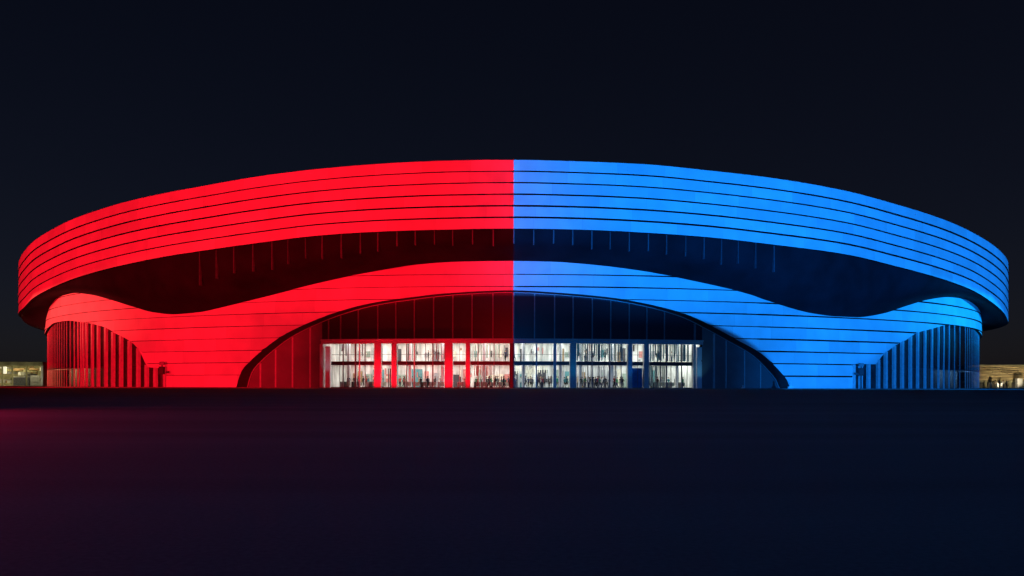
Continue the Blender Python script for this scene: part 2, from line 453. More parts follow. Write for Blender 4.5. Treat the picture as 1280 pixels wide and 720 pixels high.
sheet(mb, ENT, cst(3.55), -3.0, ENT, cst(3.55), -3.2, 1, ts=tl)
sheet(mb, ENT, cst(3.55), -3.0, ENT, cst(4.15), -3.0, 1, ts=tl)
sheet(mb, ENT, cst(4.15), -3.0, ENT, cst(4.15), -LD, 2, ts=tl)
mez = mb.build('mezzanine', [M['ceil'], M['slab'], M['floor']], arena)
# balustrade
mb = MB(); sheet(mb, ENT, cst(5.18), -3.05, ENT, cst(5.24), -3.05, ts=tl); mb.build('handrail', M['darkmetal'], mez)
# ceiling lights
for i in range(3, 60, 4):
    for z, o0, o1 in ((7.32, -1.0, -8.0), (3.76, -3.4, -8.2)):
        ta, tb2 = tl[i] - .011, tl[i] + .011
        mb = MB(); mb.quad(P(ta, ENT, z, o0), P(tb2, ENT, z, o0), P(tb2, ENT, z, o1), P(ta, ENT, z, o1)); mb.build('ceiling_light', M['lamp'], arena)
# back wall fittings: doors, panels and round columns
PANEL = [mat('wall_panel_' + n, c, 0.6, noise=0.2, scale=1.5) for n, c in
         (('sage', (.28, .36, .30)), ('grey', (.30, .31, .33)), ('charcoal', (.05, .05, .06)), ('cream', (.75, .72, .58)), ('teal', (.10, .30, .32)), ('rose', (.55, .22, .20)), ('timber', (.30, .20, .10)))]
def wallbox(px0, px1, z0, z1, off, d, m, name, parent):
    t0, t1 = theta(px0, ENT), theta(px1, ENT)
    mb = MB(); q = [P(t0, ENT, 0, off), P(t1, ENT, 0, off), P(t1, ENT, 0, off - d), P(t0, ENT, 0, off - d)]
    mb.hexa([v + Vector((0, 0, z0)) for v in q] + [v + Vector((0, 0, z1)) for v in q])
    return mb.build(name, m, parent)
x = 412.0
while x < 868:
    w = random.choice((4, 6, 8, 11, 15))
    if random.random() < .62:
        m = random.choice(PANEL); z0 = random.choice((0.03, 0.03, 0.9)); z1 = random.uniform(2.0, 3.1)
        wallbox(x, x + w, z0, z1, -LD + .18, .12, m, 'wall_panel', lw)
    if random.random() < .7:
        m = random.choice(PANEL); z0 = random.choice((4.17, 4.17, 5.0)); z1 = random.uniform(5.6, 6.6)
        wallbox(x, x + random.uniform(3, w), z0, z1, -LD + .18, .12, m, 'wall_panel', lw)
    x += w + random.choice((1.5, 3, 5, 8))
for px in (424, 460, 505, 548, 603, 655, 704, 730, 772, 822, 858):
    t = theta(px, ENT); c = P(t, ENT, 0, -3.6)
    mb = MB(); mb.lathe(c.x, c.y, [(.28, .02), (.28, 3.79)], 14); mb.lathe(c.x, c.y, [(.28, 4.16), (.28, 7.35)], 14)
    mb.build('lobby_column', M['pale'], arena, smooth=False)
for i in range(70):
    a = random.uniform(414, 860); z = random.choice((random.uniform(.2, 2.6), random.uniform(4.4, 6.2)))
    wallbox(a, a + random.uniform(1.0, 3.0), z, z + random.uniform(.25, 1.1), -LD + .30, .1, random.choice(PANEL + [M['dark'], M['dark'], M['pale']]), 'wall_fitting', lw)
# slatted screens and hanging rods just inside the glass
def screen(a, b, z0, z1, off, step, m, wmin, wmax):
    mb = MB(); px = a
    while px < b:
        t = theta(px, ENT); c = P(t, ENT, 0, -off); n = P(t, ENT, 0, 1) - P(t, ENT); tg = Vector((-n.y, n.x, 0)); w = random.uniform(wmin, wmax) / 2
        q = [c - tg * w, c + tg * w, c + tg * w - n * .06, c - tg * w - n * .06]; za = z0 + (random.random() < .3) * random.uniform(0, (z1 - z0) * .5)
        mb.hexa([v + Vector((0, 0, za)) for v in q] + [v + Vector((0, 0, z1)) for v in q]); px += step * random.uniform(.6, 1.5)
    o = mb.build('slat_screen', m, arena); return o
for a, b, z0, z1, off, st, m in ((721, 783, 4.2, 6.8, 1.2, 2.6, PANEL[4]), (721, 783, .05, 3.45, 6.2, 3.0, PANEL[1]), (813, 866, 4.2, 6.8, 1.0, 2.2, PANEL[4]),
        (813, 838, .05, 3.45, 1.6, 2.4, PANEL[0]), (446, 455, 4.2, 6.8, 1.2, 2.5, PANEL[1]), (418, 428, 5.0, 6.8, 2.0, 2.5, PANEL[1]), (505, 520, 4.2, 6.8, 1.4, 4, PANEL[0]),
        (540, 555, 4.2, 6.8, 1.6, 3, PANEL[1]), (590, 636, 4.2, 6.8, 5.5, 5, PANEL[0]), (480, 488, .05, 3.0, 2.2, 2.2, PANEL[2]), (590, 612, 1.9, 3.45, 4.0, 3, PANEL[5]), (646, 690, 2.2, 3.45, 6.5, 3.4, PANEL[3])):
    screen(a, b, z0, z1, off, st, m, .08, .24)
# blue curtain in the narrow window
mb = MB(); cur = mat('blue_curtain', (0.03, 0.30, 0.62), 0.8, noise=0.2)
ta, tb2 = theta(791, ENT), theta(804, ENT)
for k in range(40):
    q0, q1 = ta + (tb2 - ta) * k / 40, ta + (tb2 - ta) * (k + 1) / 40
    f = lambda i: -0.55 + 0.14 * math.sin(i * 1.9)
    mb.quad(P(q0, ENT, .1, f(k)), P(q1, ENT, .1, f(k + 1)), P(q1, ENT, 3.1, f(k + 1)), P(q0, ENT, 3.1, f(k)))
tag(mb.build('curtain', cur), 'bright blue pleated curtain behind the narrow door window right of centre', 'curtain')

# ------------------------------------------------------------------ side glazing with upright fins
def side(pxs, tedge, lim, curve, sgn):
    tt = [tedge + (lim - tedge) * i / 90 for i in range(91)]
    mb = MB(); tt2 = tt if sgn > 0 else list(reversed(tt))
    sheet(mb, DRUM, cst(0.0), -0.5, DRUM, lambda t: curve(t) + .1, -0.5, ts=tt2)
    g = mb.build('side_glazing', M['sideglass'], arena)
    mb = MB()
    sheet(mb, DRUM, cst(0.0), -4.5, DRUM, lambda t: curve(t) + .5, -4.5, ts=tt2)
    sheet(mb, DRUM, lambda t: curve(t) + .5, -4.5, DRUM, lambda t: curve(t) + .1, -0.5, ts=tt2)
    mb.build('side_interior', M['inner'], arena)
    for px, w in pxs:
        t = theta(px, DRUM)
        mb = MB(); post(mb, px, w, .08 + .37 * min(1, max(0, (w - .14) / .4)), 0.0, curve(t) + random.uniform(-.05, .12), -.4 + .56 * min(1, max(0, (w - .14) / .4)), DRUM)
        mb.build('fin', M['fin'], g)
    # fins continue round the flank
    t_end = theta(pxs[0][0], DRUM)
    k = 1
    while abs(t_end) + k * .016 < R(95):
        t = t_end + sgn * k * .016; k += 1
        c = P(t, DRUM); n = P(t, DRUM, 0, 1) - c; tg = Vector((-n.y, n.x, 0))
        q = [c + tg * sx * .06 + n * o for sx, o in ((-1, -.42), (1, -.42), (1, -.48), (-1, -.48))]
        mb = MB(); mb.hexa(q + [v + Vector((0, 0, curve(t))) for v in q]); mb.build('fin', M['fin'], g)
    sl = [t for t in tt2 if curve(t) > 4.5]
    mb = MB(); sheet(mb, DRUM, cst(3.6), -0.52, DRUM, cst(3.6), -4.45, ts=sl); mb.build('glow_baffle', M['inner'], arena)  # added slab, stops the glow below from reaching the upper glazing
    for k in range(4):
        l = bpy.data.lights.new('side_glow', 'POINT'); l.energy = 420 if sgn < 0 else 300; l.shadow_soft_size = .3
        l.color = (1, .60, .30) if sgn < 0 else (.12, .45, 1)  # warm interior glow left; added blue lamps right imitate a reflecting zone
        o = bpy.data.objects.new('side_glow', l); COL.objects.link(o); o.location = P(sgn * R(52 + 5 * k), DRUM, 3.0, -2.6)
    mb = MB()
    tt3 = [t for t in tt2]
    for t0, t1 in zip(tt3, tt3[1:]):
        if curve((t0 + t1) / 2) < 3.8: continue
        mb.quad(P(t0, DRUM, 3.35, -.44), P(t1, DRUM, 3.35, -.44), P(t1, DRUM, 3.6, -.44), P(t0, DRUM, 3.6, -.44))
    mb.build('transom', M['darkmetal'], g)
    return g
lp = [80, 84.5, 90, 95, 99, 102.5, 107, 114.5, 122.5, 132, 141, 151, 161.6, 172.5, 183, 194, 204.5]
rp = [1210, 1203, 1196, 1189, 1182, 1175, 1166.5, 1157.5, 1148, 1138.5, 1128, 1118, 1107.5, 1098, 1086, 1076, 1067]
side([(p, .10 + .52 * min(1, i / 10)) for i, p in enumerate(lp)], SL, R(-96), side_l, -1)
side([(p, .10 + .44 * min(1, i / 10)) for i, p in enumerate(rp)], SR, R(96), side_r, 1)

# ------------------------------------------------------------------ ground
def ground_mat():
    m, nt, b = new_mat('plaza_asphalt')
    tc = nt.nodes.new('ShaderNodeTexCoord')
    n1 = nt.nodes.new('ShaderNodeTexNoise'); n1.inputs['Scale'].default_value = 0.9; n1.inputs['Detail'].default_value = 8
    n2 = nt.nodes.new('ShaderNodeTexNoise'); n2.inputs['Scale'].default_value = 45; n2.inputs['Detail'].default_value = 3
    mp = nt.nodes.new('ShaderNodeMapping'); mp.inputs['Scale'].default_value = (.05, .6, 1)   # sealed bands laid across the plaza
    nt.links.new(tc.outputs['Object'], mp.inputs[0]); nt.links.new(mp.outputs[0], n1.inputs['Vector'])
    nt.links.new(tc.outputs['Object'], n2.inputs['Vector'])
    cr = nt.nodes.new('ShaderNodeValToRGB')
    cr.color_ramp.elements[0].position = .3; cr.color_ramp.elements[0].color = (.022, .022, .024, 1)
    cr.color_ramp.elements[1].position = .72; cr.color_ramp.elements[1].color = (.075, .074, .073, 1)
    mx = nt.nodes.new('ShaderNodeMath'); mx.operation = 'MULTIPLY_ADD'; mx.inputs[1].default_value = .35
    nt.links.new(n2.outputs['Fac'], mx.inputs[0])
    sc = nt.nodes.new('ShaderNodeMath'); sc.operation = 'MULTIPLY'; sc.inputs[1].default_value = .65
    nt.links.new(n1.outputs['Fac'], sc.inputs[0]); nt.links.new(sc.outputs[0], mx.inputs[2])
    nt.links.new(mx.outputs[0], cr.inputs[0]); nt.links.new(cr.outputs[0], b.inputs['Base Color'])
    b.inputs['Roughness'].default_value = .9; b.inputs['Specular IOR Level'].default_value = .12
    bp = nt.nodes.new('ShaderNodeBump'); bp.inputs['Strength'].default_value = .35; bp.inputs['Distance'].default_value = .004
    nt.links.new(n2.outputs['Fac'], bp.inputs['Height']); nt.links.new(bp.outputs[0], b.inputs['Normal'])
    return m
mb = MB(); mb.quad((-2500, -400, 0), (2500, -400, 0), (2500, 4000, 0), (-2500, 4000, 0))
tag(mb.build('ground', ground_mat()), kind='structure')
mb = MB(); mb.box(-260, 260, 103.0, 103.35, 0, .10)
tag(mb.build('kerb', mat('kerb_stone', (.13, .125, .12), .8, noise=.25, scale=1.2), bevel=.02), kind='structure')

# ------------------------------------------------------------------ floodlight masts at the inner ends of the side glazing
def mast(px, sgn, label):
    t = theta(px, DRUM); c = P(t, DRUM, 0, 1.1)
    e = empty('floodlight_mast', c, label, 'light mast')
    mb = MB(); mb.lathe(c.x, c.y, [(.24, 0), (.24, .05), (.13, .08), (.10, 3.9)], 10); mb.build('pole', M['darkmetal'], e)
    mb = MB(); mb.box(c.x - .42, c.x + .34, c.y - .35, c.y + .35, 2.1, 3.35); h = mb.build('control_box', M['dark'], e, bevel=.04)
    mb = MB(); mb.box(c.x + (.1 if sgn > 0 else -1.0), c.x + (1.0 if sgn > 0 else -.1), c.y - .1, c.y + .1, 2.25, 2.42)
    mb.box(c.x + (.75 if sgn > 0 else -1.05), c.x + (1.05 if sgn > 0 else -.75), c.y - .22, c.y + .22, 2.3, 2.62)
    mb.build('arm', M['darkmetal'], e)
    mb = MB(); mb.hexa([(c.x - .36, c.y - .3, 3.6), (c.x + .36, c.y - .3, 3.6), (c.x + .36, c.y + .25, 3.72), (c.x - .36, c.y + .25, 3.72),
                        (c.x - .36, c.y - .2, 4.15), (c.x + .36, c.y - .2, 4.15), (c.x + .36, c.y + .25, 4.15), (c.x - .36, c.y + .25, 4.15)])
    mb.build('lamp_head', M['mullion'], e, bevel=.03)
mast(209.5, 1, 'dark mast with box and side arm in front of the red floodlit wall')
mast(1069.5, -1, 'dark mast with box and side arm in front of the blue floodlit wall')

def ground_lamp(px, s, label):
    t = theta(px, ENT); c = P(t, DRUM, 0, 3.0)
    e = empty('ground_floodlight', c, label, 'floodlight')
    mb = MB(); mb.box(c.x - .38 * s, c.x + .38 * s, c.y - .25, c.y + .25, 0, .35 * s); mb.build('base', M['pale'], e, bevel=.03)
    mb = MB(); mb.lathe(c.x, c.y, [(.20 * s, .35 * s), (.13 * s, .75 * s), (.14 * s, .8 * s)], 12); mb.build('neck', M['pale'], e)
    mb = MB(); mb.lathe(c.x, c.y, [(.10 * s, .8 * s), (.2 * s, .88 * s), (.22 * s, 1.0 * s), (.14 * s, 1.12 * s)], 12); mb.build('lamp_head', M['pale'], e)
ground_lamp(962.5, 1.0, 'small pale floodlight on a box base before the right foot of the arch')
ground_lamp(907, 0.45, 'tiny pale floodlight before the dark glass right of the doors')

# ------------------------------------------------------------------ people
SKIN = mat('skin', (.42, .26, .18), .6, noise=.1); HAIR = mat('hair', (.02, .015, .012), .6, noise=.3)
SHOE = mat('shoe', (.02, .02, .02), .5)
def cloth(n, c): return mat('cloth_' + n, c, .85, noise=.2, scale=6)
def person_mesh(pose, top, leg):
    """one continuous skinned body, then faces assigned to skin, top, trousers and shoes"""
    st = {'stand': (.09, -.09, 0, 0), 'walk': (.08, -.08, .28, -.26), 'chat': (.11, -.11, .05, -.05), 'reach': (.10, -.10, .0, .08)}[pose]
    arm = {'stand': ((.05, -.02), (-.02, .05)), 'walk': ((.22, -.10), (-.22, .12)), 'chat': ((-.26, .24), (.02, .03)), 'reach': ((-.30, .55), (-.05, .03))}[pose]
    V, Ed, Rd = [], [], []
    def add(p, r, par=None):
        V.append(p); Rd.append(r)
        if par is not None: Ed.append((par, len(V) - 1))
        return len(V) - 1
    pel = add((0, 0, .95), (.155, .115)); wa = add((0, .0, 1.12), (.135, .10), pel); ch = add((0, .0, 1.30), (.165, .115), wa)
    sh = add((0, 0, 1.42), (.12, .09), ch); nk = add((0, -.01, 1.50), (.055, .058), sh); hd = add((0, -.02, 1.58), (.072, .085), nk); hd2 = add((0, -.015, 1.68), (.076, .095), hd)
    add((0, -.01, 1.75), (.05, .06), hd2)
    hands = []
    for s, (ay, lift) in zip((-1, 1), arm):
        a = add((s * .19, 0, 1.40), (.062, .062), sh); el = add((s * .25, .04 + ay * .2, 1.13 + max(0, lift) * .25), (.046, .046), a)
        wr = add((s * .24, ay, .90 + lift), (.034, .036), el); h = add((s * .235, ay - .05, .81 + lift), (.042, .03), wr); hands.append(Vector(V[h]))
        for k, dx in enumerate((-.028, -.01, .01, .028)): pass
    for s, x, fy in ((-1, st[1], st[3]), (1, st[0], st[2])):
        hp = add((s * .09, 0, .86), (.098, .10), pel); kn = add((x, -abs(fy) * .25 + fy * .45 - .02, .49), (.064, .07), hp)
        an = add((x, fy + .02, .10), (.042, .048), kn); add((x, fy - .13, .045), (.042, .036), an)
    me = bpy.data.meshes.new('person'); me.from_pydata(V, Ed, [])
    o = bpy.data.objects.new('tmp', me); COL.objects.link(o)
    md = o.modifiers.new('s', 'SKIN'); md.use_smooth_shade = True
    for d, r in zip(me.skin_vertices[0].data, Rd): d.radius = r
    me.skin_vertices[0].data[0].use_root = True
    sb = o.modifiers.new('d', 'SUBSURF'); sb.levels = 1; sb.render_levels = 1
    dg = bpy.context.evaluated_depsgraph_get(); dg.update()
    out = bpy.data.meshes.new_from_object(o.evaluated_get(dg)); bpy.data.objects.remove(o)
    zmin = min(v.co.z for v in out.vertices)
    for v in out.vertices: v.co.z -= zmin
    out.materials.clear()
    for m in (SKIN, top, leg, SHOE): out.materials.append(m)
    for p in out.polygons:
        c = p.center; i = 1
        if c.z > 1.49: i = 0
        elif any((c - h).length < .085 for h in hands): i = 0
        elif c.z < .09: i = 3
        elif c.z < .93 and abs(c.x) < .20: i = 2
        p.material_index = i; p.use_smooth = True
    return out
def hair_mesh(long):
    bm = bmesh.new(); bmesh.ops.create_uvsphere(bm, u_segments=14, v_segments=10, radius=1)
    for v in bm.verts:
        x, y, z = v.co
        if long and z < 0 and y > -.1: z *= 2.2; y = y * 1.0 + .1
        v.co = Vector((x * .088, y * .108 + .005, z * .085 + 1.715))
    bmesh.ops.delete(bm, geom=[v for v in bm.verts if (v.co.y < -.045 and v.co.z < 1.745) or v.co.z < (1.5 if long else 1.67)], context='VERTS')
    me = bpy.data.meshes.new('hair'); bm.to_mesh(me); bm.free(); me.materials.append(HAIR)
    for p in me.polygons: p.use_smooth = True
    return me
HS, HL = hair_mesh(False), hair_mesh(True)
BLK, GRY, NVY = cloth('black', (.015, .015, .018)), cloth('grey', (.12, .12, .13)), cloth('navy', (.02, .03, .08))
WHT, REDC, GRN, TEAL, BEI = cloth('white', (.6, .6, .58)), cloth('red', (.35, .03, .03)), cloth('green', (.03, .22, .10)), cloth('teal', (.02, .14, .17)), cloth('beige', (.35, .28, .2))
outfits = [('stand', BLK, BLK, 0, 'all black clothes', 'standing'), ('walk', NVY, BLK, 0, 'navy jacket and black trousers', 'walking'),
           ('chat', BLK, GRY, 1, 'black top and grey trousers', 'standing'), ('stand', WHT, NVY, 0, 'white shirt and navy trousers', 'standing'),
           ('walk', TEAL, BLK, 1, 'teal top and black trousers', 'walking'), ('chat', GRY, BLK, 0, 'grey jacket and black trousers', 'standing'),
           ('reach', REDC, BLK, 1, 'red top and black trousers', 'reaching out'), ('stand', BEI, GRY, 1, 'beige top and grey trousers', 'standing'),
           ('walk', GRN, NVY, 0, 'green top and navy trousers', 'walking')]
protos = [(person_mesh(p, a, b), HL if lg else HS, d, verb) for p, a, b, lg, d, verb in outfits]
def place(k, loc, rz, label, group, sc=1.0):
    me, hr, d, verb = protos[k]
    o = bpy.data.objects.new('person', me); COL.objects.link(o); o.location = loc; o.rotation_euler = (0, 0, rz); o.scale = (sc,) * 3
    tag(o, label, 'person', group)
    h = bpy.data.objects.new('hair', hr); COL.objects.link(h); h.parent = o
    return o
taken = []
def free(p, d=.75):
    if any((p - q).length < d for q in taken): return False
    taken.append(p); return True
lobby_cols = [P(theta(px, ENT), ENT, 0, -3.6) for px in (424, 460, 505, 548, 603, 655, 704, 730, 772, 822, 858)]
taken += lobby_cols
for i, px in enumerate([419, 424, 434, 439, 453, 458, 463, 502, 513, 523, 529, 535, 546, 551, 571, 577, 592, 601, 607, 612, 623, 629, 816, 822, 828, 839, 845, 858]):
    t = theta(px, ENT); c = P(t, ENT, .02, -random.choice((2.2, 2.6, 5.2))); free(c)
    g = 'turnstiles on the red side of the lobby' if px < 640 else 'turnstiles on the blue side of the lobby'
    e = empty('turnstile', c, 'waist-high dark ticket gate inside the ' + ('red' if px < 640 else 'blue') + '-side lobby glass', 'turnstile', g, t)
    mb = MB(); mb.box(c.x - .14, c.x + .14, c.y - .6, c.y + .6, .02, .95)
    mb.build('cabinet', random.choice((M['dark'], PANEL[1], M['mullion'])), e, bevel=.03)
    mb = MB(); mb.box(c.x + .14, c.x + .75, c.y - .03, c.y + .03, .3, .9); mb.build('gate_leaf', PANEL[0], e)
cnt = 0; tries = 0
while cnt < 130 and tries < 4000:
    tries += 1
    if cnt < 44: px = random.uniform(590, 712)
    elif cnt < 88: px = random.uniform(721, 786)
    else: px = random.choice((random.uniform(480, 588), random.uniform(500, 556), random.uniform(812, 862), random.uniform(418, 466)))
    p = P(theta(px, ENT), ENT, .02, -random.uniform(.9, 7.4))
    if abs(px - 797) < 9 or not free(p): continue
    k = random.choice((0, 0, 1, 1, 2, 2, 3, 4, 5, 5, 6, 7, 8)); d, verb = protos[k][2:]
    where = 'behind red-side doors' if px < 640 else 'behind blue-side doors'
    place(k, p, random.uniform(0, 6.28), f'person in {d} {verb} {where}', f'people {verb} in {d} {where}', random.uniform(.95, 1.06))
    cnt += 1
taken = []; cnt = 0
while cnt < 22:
    px = random.choice((random.uniform(500, 700), random.uniform(722, 782), random.uniform(815, 862), random.uniform(530, 552)))
    p = P(theta(px, ENT), ENT, 4.15, -random.uniform(3.4, 5.4))
    if not free(p): continue
    k = random.choice((0, 1, 2, 3, 5, 7)); d, verb = protos[k][2:]
    where = 'on red-side mezzanine' if px < 640 else 'on blue-side mezzanine'
    place(k, p, random.uniform(0, 6.28), f'person in {d} {verb} {where}', f'people {verb} in {d} {where}')
    cnt += 1

# ------------------------------------------------------------------ side pavilions in the distance
OLV = mat('olive_render', (.34, .33, .20), .8, noise=.3, scale=.8)
WARM = emit('warm_light_strip', (1.0, .84, .48), 6.0)
YB = 190.0
def X(px, y=YB): return (px - CX) / F * y
def Z(py, y=YB): return EYE + (HY - py) * y / F
pv = empty('pavilion', (X(-30), YB, 0), 'low flat glass pavilion lit yellow inside beyond the red flank', 'pavilion')
x0, x1, zt = X(-170), X(53.5), Z(453.5)
mb = MB(); mb.box(x0 - .4, x1 + .2, YB - .5, YB + 12, zt - .45, zt); mb.box(x0 - .4, x1 + .2, YB - .5, YB - .3, zt - .95, zt - .452); mb.build('roof', OLV, pv, bevel=.05)
mb = MB(); mb.box(x0, x1 - .1, YB + 11.5, YB + 11.9, 0, zt - .46); mb.box(x0, x0 + .3, YB + .3, YB + 11.49, 0, zt - .46); mb.box(x1 - .5, x1 - .2, YB + .3, YB + 11.49, 0, zt - .46); mb.build('back_wall', OLV, pv)
mb = MB(); mb.box(x0, x1, YB, YB + 11.5, 0.01, .06); mb.build('floor', M['floor'], pv)
mb = MB(); mb.quad((x0, YB + .15, .06), (x1, YB + .15, .06), (x1, YB + .15, zt - .46), (x0, YB + .15, zt - .46)); mb.build('window', M['clear'], pv)
for px in (-120, -80, -40, -8, 3, 15.5, 33, 52.8):
    mb = MB(); w = .5 if px > 50 else .22
    mb.box(X(px) - w / 2, X(px) + w / 2, YB - .12, YB + .14, .06, zt - .46); mb.build('post', M['pale'] if px > 50 else OLV, pv)
for px in (-100, -60, -20, 2, 24, 44):
    mb = MB(); mb.box(X(px) - 1.4, X(px) + 1.4, YB + 2, YB + 9, zt - .56, zt - .48); mb.build('ceiling_light', WARM, pv)
mb = MB()
for a, b, h0, h1 in ((2, 6, 3.2, 4.9), (9, 11, .1, 4.4), (18, 30, 1.6, 4.3), (36, 48, 3.6, 4.7), (36, 50, 2.4, 3.0)):
    mb.box(X(a), X(b), YB + 11.2, YB + 11.45, h0, h1)
mb.build('wall_panel', PANEL[6], pv)
for i in range(46):
    a = random.uniform(-30, 49); z = random.uniform(.1, 4.4)
    mb = MB(); mb.box(X(a), X(a + random.uniform(.5, 2.6)), YB + random.uniform(6, 11), YB + 11.15, z, z + random.uniform(.15, .9))
    mb.build('shelf', random.choice((PANEL[6], PANEL[2], PANEL[1], OLV, M['pale'])), pv)
mb = MB(); mb.box(X(-3), X(2.6), YB + 1.5, YB + 1.7, 2.9, 4.6); mb.build('lit_panel', emit('lit_panel', (1, .93, .72), 1.0), pv)
mb = MB(); mb.box(X(45), X(50.5), YB + 1.5, YB + 1.6, 3.6, 4.4); mb.build('lit_panel', emit('lit_panel_warm', (1, .85, .5), .7), pv)
mb = MB(); mb.box(X(3), X(23), YB + 4, YB + 5, .06, 2.1); tag(mb.build('bar_counter', M['slab'], None, bevel=.05), 'long dark counter inside the yellow-lit pavilion on the left', 'counter')
mb = MB(); mb.box(X(24.5), X(38), YB + 4.2, YB + 5.4, .06, 2.5); mb.box(X(26), X(36), YB + 4.0, YB + 4.2, 1.0, 2.2)
tag(mb.build('display_cabinet', PANEL[1], None, bevel=.05), 'grey cabinet right of the counter inside the yellow-lit pavilion', 'cabinet')
place(0, (X(44.5), YB + 2.5, .06), .4, 'person in all black clothes standing inside the left yellow-lit pavilion', None, 1.25)
place(1, (X(48.8), YB + 1.6, .06), 2.0, 'person in navy jacket walking inside the left yellow-lit pavilion', None)

pr = empty('pavilion', (X(1290), YB, 0), 'low yellow-lit building with rippled stone upper wall beyond the blue flank', 'pavilion')
x0, x1, zt = X(1205), X(1440), Z(456.0)
zl = Z(474.5)
mb = MB(); ny = 9
stone = mat('rippled_stone', (.46, .37, .20), .85, noise=.55, scale=1.3, stretch=(.16, 1, 2.2))
for k in range(ny):                  # wavy horizontal courses, each leaning out over the one below
    za, zb = zl + (zt - zl) * k / ny, zl + (zt - zl) * (k + 1) / ny
    n = 60
    for i in range(n):
        xa, xb = x0 + (x1 - x0) * i / n, x0 + (x1 - x0) * (i + 1) / n
        f = lambda x, z: z + (.16 * math.sin(x * .35 + k * .5) if 0 < (z - zl) < (zt - zl) - .01 else 0)
        mb.quad((xa, YB - .05, f(xa, za)), (xb, YB - .05, f(xb, za)), (xb, YB - .32, f(xb, zb)), (xa, YB - .32, f(xa, zb)))
        mb.quad((xa, YB - .32, f(xa, zb)), (xb, YB - .32, f(xb, zb)), (xb, YB - .05, f(xb, zb)), (xa, YB - .05, f(xa, zb)))
mb.build('wall', stone, pr)
mb = MB(); mb.box(x0, x1, YB - .6, YB + 12, zt, zt + .25); mb.build('roof', OLV, pr, bevel=.03)
mb = MB(); mb.box(x0, x1, YB + 5, YB + 5.3, 0, zt); mb.box(x0, x1, YB + .3, YB + 5, zl, zl + .2); mb.build('back_wall', PANEL[2], pr)
for px in (1231.5, 1247.5, 1262, 1283, 1310):
    mb = MB(); mb.box(X(px) - .3, X(px) + .3, YB - .25, YB + .3, 0, zl); mb.build('pillar', OLV, pr, bevel=.02)
mb = MB(); mb.box(x0, x1, YB - .02, YB + .28, zl - .42, zl - .003); mb.build('lintel', OLV, pr)
for a, b in ((1236, 1245), (1250, 1260), (1286, 1306)):
    mb = MB(); mb.box(X(a), X(b), YB + 4.8, YB + 4.98, 0, 1.9); mb.build('door', M['dark'], pr)
for px in (1240, 1256, 1272, 1296):
    mb = MB(); mb.box(X(px) - .8, X(px) + .8, YB + 1.2, YB + 3.5, zl - .14, zl - .06); mb.build('ceiling_light', WARM, pr)
for a, b, h, lab in ((1264.5, 1271, 2.15, 'white kiosk in front of the rippled stone building, the taller one'), (1273.5, 1279, 1.35, 'low white kiosk at the right edge before the rippled stone building')):
    mb = MB(); mb.box(X(a), X(b), YB - 2.2, YB - 1.2, 0, h); mb.box(X(a) - .08, X(b) + .08, YB - 2.3, YB - 1.1, h, h + .1)
    e = mb.build('kiosk', M['pale'], None, bevel=.04); tag(e, lab, 'kiosk')
for px, lab in ((1238.6, 'short white bollard nearest the blue flank before the stone building'), (1247.2, 'middle short white bollard before the rippled stone building'), (1252.0, 'short white bollard before the rippled stone building, nearest the white kiosk')):
    mb = MB(); mb.lathe(X(px, YB - 3), YB - 3, [(.26, 0), (.24, .1), (.2, .9), (.2, 1.15), (.12, 1.25)], 14)
    tag(mb.build('bollard', M['pale']), lab, 'bollard', 'white bollards before the stone building')
k = 0
for px, kk, lab in ((1239.5, 0, 'person in all black clothes before the stone building, nearest the blue flank'), (1244.5, 7, 'person in beige top before the rippled stone building'),
                    (1249.5, 1, 'person in navy jacket walking before the rippled stone building'), (1254, 3, 'person in white shirt before the rippled stone building'),
                    (1258.5, 5, 'person in grey jacket left of the tall white kiosk'), (1276, 2, 'person in black top and grey trousers behind the low white kiosk')):
    place(kk, (X(px, YB - 1), YB - (1.0 if px < 1270 else .6), 0), random.uniform(0, 6), lab, None, 1.05)

# ------------------------------------------------------------------ light
def link_gobo(light, expr_nodes):
    light.use_nodes = True
    nt = light.node_tree; em = nt.nodes['Emission']
    g = nt.nodes.new('ShaderNodeNewGeometry')
    sep = nt.nodes.new('ShaderNodeSeparateXYZ'); nt.links.new(g.outputs['Incoming'], sep.inputs[0])
    # on lamps Incoming is the direction the light travels
    def math_(op, a, b=None, c=None):
        n = nt.nodes.new('ShaderNodeMath'); n.operation = op
        for i, v in enumerate((a, b, c)):
            if v is None: continue
            if isinstance(v, (int, float)): n.inputs[i].default_value = v
            else: nt.links.new(v, n.inputs[i])
        return n.outputs[0]
    def smooth(v, a, b):
        n = nt.nodes.new('ShaderNodeMapRange'); n.interpolation_type = 'SMOOTHSTEP'
        n.inputs['From Min'].default_value = a; n.inputs['From Max'].default_value = b
        nt.links.new(v, n.inputs['Value']); return n.outputs[0]
    S = 1.0
    dx, dy, dz = (math_('MULTIPLY', sep.outputs[i], S) for i in range(3))
    tx = math_('DIVIDE', dx, math_('MAXIMUM', dy, 1e-4))
    hz = math_('DIVIDE', dz, math_('MAXIMUM', math_('SQRT', math_('ADD', math_('MULTIPLY', dx, dx), math_('MULTIPLY', dy, dy))), 1e-4))
    v = expr_nodes(math_, smooth, tx, hz, dx, dy, dz)
    nt.links.new(v, em.inputs['Strength'])

